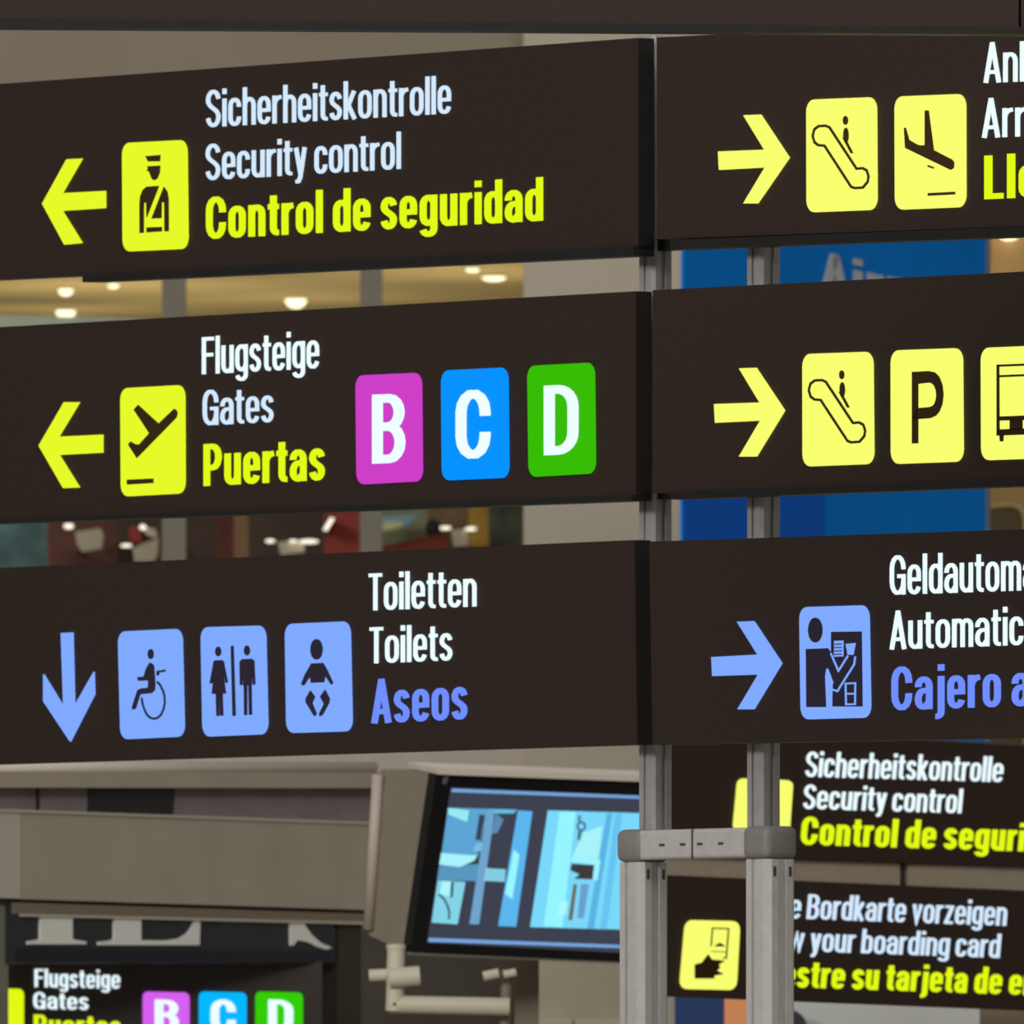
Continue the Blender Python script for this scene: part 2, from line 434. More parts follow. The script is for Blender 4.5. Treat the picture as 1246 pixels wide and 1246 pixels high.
# the bay's own wall lamp
e = bpy.data.objects.new('wall_lamp', None); COL.objects.link(e); c = at(1227, 289, D0+4); e.location = c
tag(e, 'small glowing wall lamp beside the blue poster', 'wall lamp')
bm = bmesh.new(); box_pts(bm, (0, -0.02, 0.025), (1, 0, 0), (0, 1, 0), (0, 0, 1), 0.04, 0.02, 0.012); mesh_obj('backplate', bm, TRIM, e)
bm = bmesh.new(); dome(bm, (0, -0.03, 0.003), 0.03, 0.025, 0.013); mesh_obj('glowing_lens', bm, LAMP, e, True)
ld = bpy.data.lights.new('wall_lamp_bulb', 'POINT'); ld.energy = 2; ld.color = (1, 0.82, 0.55); ld.shadow_soft_size = 0.05
lo = bpy.data.objects.new('wall_lamp_bulb', ld); COL.objects.link(lo); lo.parent = e; lo.location = (0, -0.4, -0.1)

# ------------------------------------------------------------------ shop displays seen between the rows
def panel(name, x0, x1, y0, d, m, label, cat='display panel', group='display panels in the shop', thick=0.06):
    return tag(pbox(name, x0, x1, y0, 1560, d, thick, m, floor=True), label, cat, group)
TEAL = mat('teal_print', (104, 138, 146), 0.7, noise=0.45, scale=9)
MAR = mat('maroon_panel', (122, 70, 66), 0.6, noise=0.3, scale=5)
DMAR = mat('dark_maroon_panel', (88, 64, 60), 0.6, noise=0.3, scale=5)
RED = mat('red_panel', (176, 62, 54), 0.55, noise=0.3, scale=8)
TAN = mat('tan_panel', (170, 130, 100), 0.7, noise=0.15)
AMB = mat('amber_panel', (214, 166, 70), 0.6, noise=0.35, scale=10)
OLV = mat('olive_print', (150, 150, 126), 0.7, noise=0.35, scale=8)
DRK = mat('dark_teal_panel', (92, 92, 80), 0.7, noise=0.5, scale=12)
panel('display_panel', -120, 57, 560, D0+2.6, TEAL, 'mottled teal display panel at the far left of the shop')
panel('display_panel', 59, 140, 560, D0+2.6, MAR, 'maroon display panel next to the teal one')
panel('display_panel', 141, 215, 560, D0+2.6, DMAR, 'dark maroon display panel left of the first mullion')
panel('display_panel', 216, 262, 560, D0+2.6, DMAR, 'narrow dark panel right of the first mullion')
panel('display_panel', 263, 284, 560, D0+2.6, mat('dull_red_panel', (116, 50, 44), 0.6, noise=0.2), 'narrow dull red panel between dark shop panels')
panel('display_panel', 284.5, 302, 560, D0+2.6, TAN, 'narrow tan panel between dark shop panels')
panel('display_panel', 303, 394, 560, D0+2.6, DMAR, 'wide dark maroon panel behind the row of small lamps')
panel('display_panel', 395, 450, 560, D0+2.6, RED, 'bright red panel left of the second mullion')
panel('display_panel', 451, 520, 560, D0+2.6, OLV, 'olive grey printed panel right of the second mullion')
panel('display_panel', 520.5, 570, 560, D0+2.6, mat('brown_print', (150, 122, 92), 0.7, noise=0.3), 'brown printed panel in the right shop window')
panel('display_panel', 570.5, 594, 560, D0+2.6, AMB, 'amber panel in the right shop window')
panel('display_panel', 595, 700, 560, D0+2.6, DRK, 'dark mottled panel beside the pale wall')
tag(pbox('red_strip', 157, 172, 640, 661, D0+2.55, 0.05, RED), 'small red card fixed on the dark panel by the first mullion', 'card')
bn = Board(60, 392, 75.5, 30)
T = Thing('blue_banner', bn, (30, 470), 'pale blue banner top rising over the second left sign', 'banner')
pts = [(-160, 380), (-60, 383), (20, 384), (80, 385), (130, 386), (190, 389), (215, 470), (-160, 470)]
T.poly('banner_sheet', pts, -0.02, 0, mat('pale_blue_banner', (178, 206, 236), 0.7), None)
zb = -(T.b.O + T.b.e2*T.uv[1]).z
for px in (-140, 190):
    a = T.p((px, 460))
    bm = bmesh.new(); box_pts(bm, (a.x, (zb+a.y)/2, -0.03), (1, 0, 0), (0, 1, 0), (0, 0, 1), 0.012, (a.y-zb)/2, 0.01)
    mesh_obj('banner_pole', bm, ALU, T.o)
# red wedge awning, dark round ornament
wd = Board(505, 660, D0+2.3, 0)
T = Thing('red_awning', wd, (505, 690), 'low dull red sloping awning in the right shop window', 'awning')
T.poly('awning_sheet', [(463, 668), (545, 650), (548, 700), (463, 700)], -0.2, 0, mat('awning_red', (150, 66, 58), 0.7, noise=0.2))
T.poly('awning_edge', [(463, 665), (545, 647), (545, 650), (463, 668)], -0.2, 0.01, mat('awning_edge_red', (140, 62, 52), 0.7))
bm = bmesh.new(); c = at(527, 643, D0+2.45); dome(bm, c, 0.025, 0.02, 0.03)
tag(mesh_obj('round_ornament', bm, mat('navy_ornament', (34, 38, 46), 0.5), None, True), 'dark navy round ornament above the red awning', 'ornament')
# blue and cream card at the mullion
T = Thing('sky_card', Board(476, 640, D0+2.4, 0), (480, 650), 'blue and cream picture card right of the second mullion', 'picture card')
T.poly('blue_print', [(463, 628), (508, 626), (496, 640), (463, 645)], -0.01, 0, mat('sky_print', (160, 205, 240), 0.7))
T.poly('cream_print', [(463, 640), (470, 635), (489, 634), (491, 640), (480, 644), (463, 646)], 0, 0.006, mat('cream_print', (255, 248, 200), 0.7))
# small spot lamps with pale shades
SHADE = mat('pale_lamp_shade', (226, 212, 194), 0.7)
GLOW = mat('spot_glow', (255, 244, 225), emit=1.6)
def spot(name, shade, glows, label, d=D0+2.35):
    b = Board(shade[0][0], shade[0][1], d, 0)
    xs = [p[0] for p in shade]; ys = [p[1] for p in shade]
    T = Thing(name, b, (sum(xs)/len(xs), max(ys)), label, 'spot lamp', 'small spot lamps in the shop window')
    f = (max(xs)-min(xs))*d/F
    T.poly('shade', shade, -f*0.5, f*0.5, SHADE)
    T.poly('arm', [(xs[0]-1+4, max(ys)-2), (xs[0]+6, max(ys)-2), (xs[0]+6, max(ys)+1), (xs[0]+3, max(ys)+1)], -0.2505, 0, BLACK)
    for g in glows:
        T.poly('glowing_bulb', ellipse(g[:2], g[2], g[3]*0.8, 14), f*0.5, f*0.5+0.02, GLOW)
spot('spot_lamp', [(92, 648), (122, 643), (126, 650), (124, 668), (100, 672), (94, 662)], [(84, 641, 6, 4)], 'pale cylindrical spot lamp on the maroon panel')
spot('spot_lamp', [(162, 668), (178, 660), (193, 656), (192, 676), (186, 684), (164, 684)], [(154, 664.5, 7, 2.5)], 'pale cup-shaped spot lamp left of the first mullion')
spot('spot_lamp', [(178, 642), (190, 644), (192, 655), (184, 654), (176, 648)], [(174, 642, 4, 4)], 'little upper spot lamp left of the first mullion')
spot('spot_lamp', [(338, 660), (369, 658), (371, 672), (342, 676)], [(329, 659, 6, 2.5), (357, 659, 5, 2), (376, 659.5, 12, 3)], 'pale spot lamp with a row of white bulbs')
spot('spot_lamp', [(549, 646), (568, 643), (570, 664), (552, 666)], [(542, 643, 7, 2.6), (573, 644, 7, 2.6)], 'pale spot lamp with two bulbs beside the amber panel')
T = Thing('tube_lamp', Board(400, 638, D0+2.4, 0), (396, 646), 'short slanted white tube lamp on the red panel', 'tube lamp', 'small spot lamps in the shop window')
T.poly('glowing_tube', [(393, 645), (402, 630), (407, 631), (398, 646)], 0, 0.02, GLOW)
T.poly('lamp_bracket', [(394, 646), (403, 630), (405, 631), (397, 647)], -0.2, 0, BLACK)

# ------------------------------------------------------------------ blue airport poster
PB = Board(1014, 480, 66.8, 58)
BLU = mat('blue_poster', (6, 136, 242), 0.7, noise=0.08, scale=2, spec=0.1)
T = Thing('poster_board', PB, (1014, 1500), 'tall blue poster board with white lettering behind the right signs', 'poster')
T.poly('poster_sheet', [(833, 190), (1200, 215), (1200, 1500), (829, 1500)], -0.012, 0, BLU)
T.poly('poster_edge', [(1200, 215), (1204, 215), (1204, 1500), (1200, 1500)], -0.012, 0.004, mat('poster_edge_grey', (130, 130, 140), 0.5))
T.poly('dark_band', [(831, 480), (1003, 500), (1003, 1500), (829, 1500)], 0, 0.003, mat('poster_navy_band', (22, 106, 226), 0.7, spec=0.1))
T.text('lettering', 'Airport', (996, 360), (1192, 396), 52, mat('poster_white', (205, 210, 215), 0.6), 0.003, 0.02)
# supports that carry the poster to the floor
for px in (860, 1170):
    a = PB.hit((px, 700)) - T.uv
    bm = bmesh.new(); zb = -(T.b.O + T.b.e2*T.uv[1]).z
    box_pts(bm, (a.x, (zb+1.5)/2, -0.042), (1, 0, 0), (0, 1, 0), (0, 0, 1), 0.03, (1.5-zb)/2, 0.03)
    mesh_obj('support_leg', bm, ALU, T.o)

# rounded kiosk at the right margin
T = Thing('rounded_kiosk', Board(1200, 900, D0+1.8, 0), (1195, 1560), 'olive rounded kiosk panel with a cream edge right of the blue poster', 'kiosk')
kiosk_top = [(1130, 616), (1200, 617), (1215, 615), (1228, 614), (1238, 616), (1244, 622), (1247, 632), (1247, 645)]
T.poly('kiosk_body', kiosk_top+[(1247, 2170), (1130, 2170)], -0.3, 0, mat('olive_panel', (118, 106, 76), 0.7, noise=0.1, scale=8))
bm = bmesh.new(); stroke(bm, [T.p(q) for q in kiosk_top+[(1247, 2170)]], 0.012, -0.3, 0.015)
mesh_obj('cream_edge', bm, mat('cream_edge', (236, 208, 150), 0.6), T.o)

# ------------------------------------------------------------------ lower-left kiosk canopy
FB = Board(225, 1050, 62.0, 52)
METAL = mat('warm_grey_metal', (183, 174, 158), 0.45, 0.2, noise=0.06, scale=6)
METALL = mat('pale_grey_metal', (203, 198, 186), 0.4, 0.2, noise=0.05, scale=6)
T = Thing('kiosk_canopy', FB, (225, 1300), 'warm grey metal kiosk canopy with dark recess under the toilets sign', 'kiosk canopy')
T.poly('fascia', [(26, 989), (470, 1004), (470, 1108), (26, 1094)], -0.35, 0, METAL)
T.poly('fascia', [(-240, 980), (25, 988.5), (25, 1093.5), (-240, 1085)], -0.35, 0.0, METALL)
T.poly('fascia_lip', [(-240, 976), (470, 1001), (470, 1004), (-240, 979.5)], -0.35, 0.006, METALL)
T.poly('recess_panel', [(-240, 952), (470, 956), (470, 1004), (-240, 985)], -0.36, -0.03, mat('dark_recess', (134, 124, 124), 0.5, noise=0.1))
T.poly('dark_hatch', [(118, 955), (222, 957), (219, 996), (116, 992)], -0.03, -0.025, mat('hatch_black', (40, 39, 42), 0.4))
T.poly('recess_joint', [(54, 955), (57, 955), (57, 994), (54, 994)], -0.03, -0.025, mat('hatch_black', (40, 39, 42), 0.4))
T.poly('upper_beam', [(-240, 938), (470, 940), (470, 959), (-240, 958)], -0.36, 0.02, METAL)
bm = bmesh.new()
a, b_ = T.p((-240, 934)), T.p((462, 933.5))
tube(bm, (a.x, a.y, -0.02), (b_.x, b_.y, -0.02), 0.016, 20)
mesh_obj('round_ledge', bm, mat('polished_ledge', (236, 231, 221), 0.25, 0.0), T.o, True)
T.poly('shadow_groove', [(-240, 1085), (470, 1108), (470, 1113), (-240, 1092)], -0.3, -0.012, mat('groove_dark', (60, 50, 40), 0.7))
T.poly('lower_trim', [(18, 1098), (448, 1112), (448, 1123), (18, 1112)], -0.3, -0.004, mat('trim_warm_grey', (132, 122, 104), 0.5, 0.1))
T.poly('trim_edge', [(26, 1112), (448, 1122), (448, 1125), (26, 1115)], -0.3, 0.0, METALL)
pst = mat('green_grey_post', (126, 126, 110), 0.5, noise=0.06)
zfl = None
def to_floor(T, u, v, z):  # local y that reaches the floor below local (u, z) on an upright board
    return -(T.b.O + T.b.e2*T.uv[1]).z
yf = to_floor(T, 0, 0, 0)
for x0, x1 in ((-4, 17), (418, 446), (-236, -215)):
    a, b_ = T.p((x0, 1100)), T.p((x1, 1100))
    bm = bmesh.new(); prism(bm, [(a.x, yf), (b_.x, yf), (b_.x, b_.y+0.02), (a.x, a.y+0.02)], -0.14, -0.02)
    mesh_obj('post', bm, pst if x0 < 100 else mat('dark_post', (62, 56, 46), 0.6), T.o)
LBD = mat('blue_black_board', (46, 50, 54), 0.4, noise=0.08)
lb = T.poly('lettered_board', [(13, 1095), (412, 1095), (412, 1172), (13, 1172)], -0.1, -0.012, LBD)
T.poly('board_base_strip', [(24, 1153), (408, 1158), (408, 1172), (24, 1172)], -0.012, -0.009, mat('strip_blue_black', (26, 32, 42), 0.4))
TB = Thing('tmp', FB.moved(-0.012), (225, 1300)); 
LET = mat('board_letter_white', (240, 242, 238), 0.6)
def board_letter(pts):
    bm = bmesh.new(); prism(bm, [TB.p(q) for q in pts], 0.0, 0.006)
    o = mesh_obj('serif_letter', bm, LET, lb)
    o.matrix_parent_inverse = Matrix.Identity(4)
    dl = TB.o.matrix_world.translation; m = T.o.matrix_world.inverted() @ TB.o.matrix_world
    o.data.transform(m)
board_letter([(47, 1108), (86.5, 1108), (86.5, 1142.5), (92, 1144), (103, 1145.5), (103, 1149), (32, 1149), (32, 1145.5), (42, 1144), (47, 1142.5)])
board_letter([(137, 1108), (170, 1108), (170, 1144), (200, 1144.5), (216, 1142), (226, 1136), (232, 1128), (236, 1116), (242, 1115), (241, 1150), (118, 1150), (118, 1146), (130, 1145), (137, 1143)])
board_letter([(351, 1116), (364, 1116), (367, 1121), (372, 1130), (378, 1138), (388, 1147), (402, 1153), (396, 1155.5), (384, 1152), (372, 1146), (360, 1144), (356, 1150), (352, 1150.5)])
bpy.data.objects.remove(TB.o)

# gate sign hanging in the kiosk
GB = Board(200, 1220, 62.25, 28)
T = Thing('gate_sign', GB, (200, 1300), 'small lit gates sign with B C D tiles under the kiosk canopy', 'sign')
T.poly('housing', [(8, 1166), (392, 1170), (392, 1300), (8, 1298)], -0.08, 0, mat('dark_grey_sign', (74, 68, 66), 0.5, noise=0.1, scale=40))
T.text('text_line', 'Flugsteige', (42, 1201), (145.5, 1203), 22, CWHT2, 0, 0.012)
T.text('text_line', 'Gates', (40.6, 1227.5), (107, 1229), 20.5, CWHT2, 0, 0.012)
T.text('text_line', 'Puertas', (41, 1259.5), (146.5, 1261.5), 25, CYELT, 0, 0.026)
yl = tile(T, 'yellow_tile', [(-30, 1202), (28, 1203.5), (28, 1268), (-30, 1266)], CYELT)
for ch, x0, x1, m, lx0, lx1 in (('B', 173.6, 229.5, CMAG2, 187, 216), ('C', 242, 299, CCYA2, 255, 285), ('D', 310.7, 367.5, CGRN2, 325, 355)):
    t = tile(T, 'gate_tile', [(x0, 1206.5), (x1, 1207.8), (x1, 1271), (x0, 1269.5)], m)
    T.text('gate_letter', ch, (lx0, 1255), (lx1, 1255.8), 39, CWHT2, 0.006, 0.03, parent=t)
# hanger that fixes it to the canopy
T.poly('hanger', [(60, 1120), (70, 1120), (70, 1170), (60, 1170)], -0.07, -0.03, BLACK)
T.poly('hanger', [(330, 1125), (340, 1125), (340, 1172), (330, 1172)], -0.07, -0.03, BLACK)

# dark and pale cabinets below the monitor
tag(pbox('dark_cabinet', 380, 628, 1120, 1560, 64.5, 0.5, mat('dark_cabinet_brown', (58, 52, 42), 0.6, noise=0.15, scale=6), floor=True), 'tall dark brown cabinet behind the monitor arm', 'cabinet')
e = bpy.data.objects.new('pale_cabinet', None); COL.objects.link(e); e.location = (at(705, 0, 64.3).x, 64.3, 0)
tag(e, 'pale greenish cabinet standing below the monitor', 'cabinet')
def local_pbox(name, x0, x1, y0, y1, d, t, m, floor=False):
    o = pbox(name, x0, x1, y0, y1, d, t, m, None, floor); o.data.transform(Matrix.Translation(-e.location)); o.parent = e
    return o
PG = mat('pale_green_grey', (184, 180, 158), 0.7, noise=0.05)
local_pbox('cabinet_body', 654, 812, 1120, 1560, 64.3, 0.5, PG, True)
local_pbox('cabinet_rail', 656, 696, 1240, 1252, 64.22, 0.08, mat('rail_cream', (205, 200, 180), 0.5))
local_pbox('cabinet_rail', 699, 760, 1240, 1252, 64.22, 0.08, mat('rail_cream', (205, 200, 180), 0.5))

# ------------------------------------------------------------------ monitor
MB = Board(640, 1050, 61.0, 45, 10.0)
T = Thing('monitor', MB, (640, 1165), 'flat monitor in a black bezel showing blue camera pictures', 'monitor')
HOUS = mat('beige_grey_housing', (130, 124, 110), 0.6, noise=0.05)
bz = mat('bezel_black', (24, 23, 26), 0.4)
MBK = MB.moved(-0.175)
fro = [T.p(q) for q in ((531, 941), (818, 951), (788, 1172), (499, 1159))]
bak = [MBK.hit((463, 936))-T.uv, T.p((818, 951)), T.p((788, 1172)), MBK.hit((449, 1138))-T.uv]
bm = bmesh.new()
fv = [bm.verts.new((p.x, p.y, -0.03)) for p in fro]; bv = [bm.verts.new((p.x, p.y, -0.175)) for p in bak]
bm.faces.new(fv); bm.faces.new(bv[::-1])
for i in range(4): bm.faces.new((fv[i], fv[(i+1) % 4], bv[(i+1) % 4], bv[i]))
mesh_obj('housing', bm, HOUS, T.o, True).modifiers.new('edge', 'EDGE_SPLIT').split_angle = 0.7
bm = bmesh.new()
a, b_ = MBK.hit((458, 942))-T.uv, MBK.hit((447, 1130))-T.uv
tube(bm, (a.x, a.y, -0.17), (b_.x, b_.y, -0.17), 0.015, 20)
mesh_obj('housing_edge', bm, mat('housing_edge_pale', (190, 178, 168), 0.5), T.o, True)
T.poly('top_cap', [(526, 934), (820, 945), (820, 952), (530, 941.5)], -0.1, 0.012, mat('cream_cap', (255, 248, 234), 0.5))
T.poly('bezel', [(531, 941), (818, 951), (788, 1172), (499, 1159)], -0.03, 0, bz)
T.poly('bottom_edge', [(499, 1159), (788, 1172), (788, 1174), (499, 1162)], -0.03, 0.001, mat('bezel_edge_grey', (140, 138, 128), 0.5))
T.poly('painted_glint', [(540, 944), (546, 944), (542, 955), (538, 953)], 0, 0.002, mat('glint_grey', (120, 110, 116), 0.4))  # glint of light on the bezel corner, painted as a small grey patch
scr = T.poly('screen', [(548.5, 958), (795, 969), (769, 1160), (519.5, 1147)], 0, 0.002, mat('screen_dark', (66, 70, 86), emit=0.85))
z = Z(520, 950, 4.792)
def scol(rgb): return mat('screen_%d_%d_%d' % rgb, rgb, emit=1.0)
pict = [
 ((118, 165, 220), [(140, 45), (1330, 90), (1330, 108), (137, 65)]),
 ((118, 165, 220), [(5, 915), (1210, 960), (1210, 978), (2, 938)]),
 ((92, 165, 212), [(118, 156), (350, 163), (290, 440), (80, 430)]),
 ((150, 236, 240), [(118, 158), (240, 172), (228, 240), (118, 195)]),
 ((100, 190, 225), [(350, 163), (520, 168), (500, 190), (380, 190)]),
 ((88, 150, 190), [(66, 495), (300, 485), (290, 585), (55, 578)]),
 ((168, 242, 250), [(78, 420), (287, 436), (268, 465), (185, 502), (66, 488)]),
 ((132, 212, 232), [(57, 580), (218, 590), (172, 836), (22, 826)]),
 ((172, 246, 250), [(82, 583), (132, 585), (122, 672), (66, 660)]),
 ((46, 60, 80), [(136, 590), (150, 590), (142, 680), (130, 680)]),
 ((56, 66, 86), [(300, 195), (332, 200), (305, 345), (276, 345)]),
 ((120, 190, 225), [(275, 370), (320, 355), (315, 410), (262, 410)]),
 ((90, 140, 180), [(395, 190), (440, 225), (405, 300), (370, 310)]),
 ((112, 164, 206), [(345, 166), (388, 170), (296, 836), (243, 834)]),
 ((132, 206, 226), [(335, 508), (452, 516), (446, 588), (322, 582)]),
 ((92, 182, 238), [(525, 172), (607, 178), (512, 850), (410, 846)]),
 ((152, 246, 255), [(497, 400), (532, 430), (490, 690), (446, 660)]),
 ((122, 216, 250), [(700, 172), (1290, 190), (1190, 868), (596, 852)]),
 ((150, 246, 255), [(765, 178), (858, 182), (780, 852), (672, 846)]),
 ((168, 242, 250), [(905, 300), (1015, 262), (990, 455), (835, 450)]),
 ((92, 178, 228), [(1040, 190), (1072, 192), (965, 860), (925, 860)]),
 ((104, 196, 240), [(1090, 190), (1130, 192), (1040, 862), (1000, 862)]),
 ((158, 246, 255), [(835, 440), (1003, 460), (985, 580), (960, 575), (968, 490), (832, 470)]),
 ((64, 58, 62), [(835, 482), (966, 490), (955, 574), (850, 570), (880, 545), (826, 520)]),
 ((108, 160, 204), [(890, 600), (935, 602), (905, 800), (868, 800)]),
 ((106, 108, 96), [(846, 600), (866, 602), (838, 812), (815, 810)]),
 ((172, 248, 250), [(770, 700), (812, 700), (800, 780), (755, 780)]),
 ((90, 120, 130), [(872, 200), (888, 202), (886, 235), (870, 235)]),
 ((80, 110, 120), [(872, 292), (892, 292), (884, 345), (868, 345)]),
]
for k, (rgb, pl) in enumerate(pict):
    T.poly('picture_patch', z(*pl), 0.002, 0.0022+0.00012*k, scol(rgb), scr)
bm = bmesh.new()
stroke(bm, [T.p(q) for q in z((60, 660), (92, 690), (112, 730), (122, 770), (118, 805))], 0.005, 0.002, 0.0062)
mesh_obj('picture_line', bm, scol((58, 80, 90)), scr); bm = bmesh.new()
stroke(bm, [T.p(q) for q in z(*ellipse((890, 264), 22, 24, 14))], 0.005, 0.002, 0.0062, True)
mesh_obj('picture_line', bm, scol((58, 80, 90)), scr)
# back column that carries the monitor
bm = bmesh.new()
ct = at(641, 1100, 61.25); 
box_pts(bm, (ct.x, ct.y+0.12, ct.z/2), (1, 0, 0), (0, 1, 0), (0, 0, 1), 0.034, 0.03, ct.z/2)
o = mesh_obj('stand_column', bm, mat('column_grey', (136, 126, 112), 0.6), T.o)
o.data.transform(T.o.matrix_world.inverted())
# monitor bracket of pale tubes
TUBE = mat('cream_tube', (208, 203, 184), 0.5)
dT = 60.75
e2 = bpy.data.objects.new('tube_bracket', None); COL.objects.link(e2); e2.location = at(545, 1235, dT)
tag(e2, 'cream tube bracket with a side handle below the monitor', 'bracket')
def ltube(name, a, b, rpx, m=TUBE, da=0.0, db=0.0):
    bm = bmesh.new(); tube(bm, at(*a, dT+da)-e2.location, at(*b, dT+db)-e2.location, rpx*dT/F, 20)
    o = mesh_obj(name, bm, m, e2, True)
    md = o.modifiers.new('edge', 'EDGE_SPLIT'); md.split_angle = 0.8
    return o
ltube('upright_tube', (482, 1154), (480, 1230), 11)
ltube('tube_cap', (482, 1149), (482, 1155), 12)
ltube('handle', (449, 1187), (474, 1186), 7.5, da=0.0)
ltube('handle_grip', (474, 1190), (511, 1187), 12, da=-0.03, db=-0.03)
ltube('cross_tube', (474, 1222), (620, 1225), 11)
ltube('peg', (588, 1188), (607, 1184), 6)
ltube('peg', (613, 1186), (628, 1183), 5)
ltube('rear_tube', (617, 1180), (614, 1262), 7, mat('dull_tube', (130, 122, 106), 0.6), 0.05, 0.05)

# ------------------------------------------------------------------ security signs beyond the right posts
SB = Board(1000, 1060, 60.0, 48, 7.0, -0.6)
UP = 0.09
T = Thing('security_sign', SB, (1030, 1050), 'lit security control sign behind the right post, above the boarding card sign', 'sign')
BR2 = mat('dark_brown_sign', (56, 43, 37), 0.55, noise=0.1, scale=60, spec=0.25)
T.poly('housing', [(818, 885), (1500, 921), (1500, 1063), (810, 1040.5)], -0.07, 0, BR2)
T.text('text_line', 'Sicherheitskontrolle', (979, 945), (1218.5, 951.5), 30.5, CWHT2, 0, 0.006, up=UP)
T.text('text_line', 'Security control', (976.5, 984), (1168.5, 989.5), 29.5, CWHT2, 0, 0.006, up=UP)
T.text('text_line', 'Control de seguridad', (973.5, 1027.5), (1136.5, 1032.5), 34, CYELT, 0, 0.026, mid='Control de', up=UP)
qs = [(897, 947), (963.5, 949.5), (959, 1014), (891, 1010)]
off = tile(T, 'yellow_tile', qs, CYEL2)
T2 = T
S2 = Thing('boarding_card_sign', SB, (1030, 1225), 'lit boarding card sign with a hand pictogram below the security sign', 'sign')
S2.poly('housing', [(811, 1065.5), (1500, 1096), (1500, 1240), (806, 1212.5)], -0.07, 0, BR2)
S2.text('text_line', 'Bitte Bordkarte vorzeigen', (981, 1118), (1223, 1126.5), 30, CWHT, 0, 0.006, pre='Bitte ', mid='Bordkarte vorzeigen', up=UP)
S2.text('text_line', 'Show your boarding card', (985, 1157.5), (1215, 1165.5), 29, CWHT, 0, 0.006, pre='Show ', mid='your boarding card', up=UP)
S2.text('text_line', 'Muestre su tarjeta de embarque', (1035.7, 1203.5), (1217, 1209.5), 32, CYELT, 0, 0.026, pre='Muestre ', mid='su tarjeta de', up=UP)
z = Z(730, 980, 4.685)
ht = tile(S2, 'yellow_tile', z((484, 653), (792, 660), (770, 1052), (450, 1045)), CYEL2, r=0.13)
picto(S2, 'hand_pictogram', ht, PICTO, [z((530, 905), (570, 895), (605, 848), (625, 876), (700, 884), (665, 905), (672, 925), (655, 938), (692, 960), (640, 968), (640, 985), (530, 985)),
      z((640, 802), (672, 782), (704, 802))], [(z((630, 698), (722, 702), (708, 870), (690, 868)), 0.0035, False), (z((630, 698), (622, 800)), 0.003, False), (z((624, 830), (706, 834)), 0.002, False)])
# truss beam behind both signs, on posts
TB_ = SB.moved(-0.015)
T = Thing('sign_truss', TB_, (1030, 1085), 'grey metal truss beam on posts between the two security signs', 'truss')
GB_ = mat('truss_grey', (178, 166, 150), 0.5, noise=0.05)
T.poly('beam', [(812, 1041.5), (1095, 1050.8), (1095, 1077.2), (812, 1064.8)], -0.05, 0, GB_)
T.poly('beam', [(1105, 1051.2), (1500, 1064), (1500, 1095), (1105, 1077.6)], -0.05, 0, GB_)
T.poly('joint', [(1095, 1051), (1105, 1051.2), (1105, 1077.6), (1095, 1077.2)], -0.05, -0.01, mat('joint_dark', (64, 58, 50), 0.6))
for k, px in enumerate((937, 1330)):
    top = T.b.O + T.b.e1*T.b.hit((px, 1000)).x + T.b.e2*T.b.hit((px, 1000)).y
    bm = bmesh.new(); box_pts(bm, (top.x+0.03, top.y+0.12, top.z/2), (1, 0, 0), (0, 1, 0), (0, 0, 1), 0.03, 0.03, top.z/2)
    o = mesh_obj('post', bm, GB_, T.o); o.data.transform(T.o.matrix_world.inverted())
# boards glimpsed under the boarding card sign
tag(pbox('notice_board', 962, 1192, 1180, 1560, 63.0, 0.06, mat('pale_notice', (206, 210, 210), 0.6), floor=True), 'pale grey standing notice board under the boarding card sign', 'notice board')
T = Thing('dark_disc', Board(962, 1246, 62.9, 0), (962, 1270), 'dark round emblem on the pale notice board by the post', 'emblem')
T.poly('disc', ellipse((958, 1250), 24, 22, 24), -0.02, 0, mat('emblem_dark', (50, 48, 66), 0.5))
tag(pbox('navy_banner', 821, 881, 1180, 1560, 63.0, 0.05, mat('navy_banner', (32, 62, 118), 0.7), floor=True), 'navy blue standing banner between the two sign posts', 'banner')
tag(pbox('orange_banner', 881.5, 912, 1180, 1560, 63.0, 0.05, mat('orange_banner', (250, 168, 112), 0.7), floor=True), 'orange standing banner beside the navy one', 'banner')
tag(pbox('brown_partition', 1193, 1420, 1150, 1560, 63.4, 0.06, mat('brown_partition', (134, 122, 100), 0.7, noise=0.05), floor=True), 'brown partition right of the pale notice board', 'partition')

# ------------------------------------------------------------------ main sign frame: two posts, portal and brackets
LB = Board(788, 600, 54.0, -54)
RB = Board(788, 600, 54.0, -50.5)
U = Vector((math.cos(math.radians(52)), -math.sin(math.radians(52)), 0))   # along the signs, to the right and nearer
Bk = Vector((math.sin(math.radians(52)), math.cos(math.radians(52)), 0))   # straight back from the sign faces
fr = bpy.data.objects.new('sign_gantry', None); COL.objects.link(fr)
PW = 0.063
pA = at(797.5, 620, 54.15); pA.z = 0
pB = at(929, 620, 53.815); pB.z = 0
fr.location = (pA+pB)/2; fr.location.z = 0
tag(fr, 'aluminium post gantry carrying the six large signs', 'gantry')
def profile(wd, groove=0.22, gd=0.10, ch=0.12):
    h = wd/2; c = wd*ch; g = wd*groove/2; d = wd*gd; one = [(-h+c, -h), (-g, -h), (-g, -h+d), (g, -h+d), (g, -h), (h-c, -h)]
    pts = []
    for k in range(4):
        a = k*math.pi/2; ca, sa = math.cos(a), math.sin(a)
        pts += [(x*ca-y*sa, x*sa+y*ca) for x, y in one]
    return pts
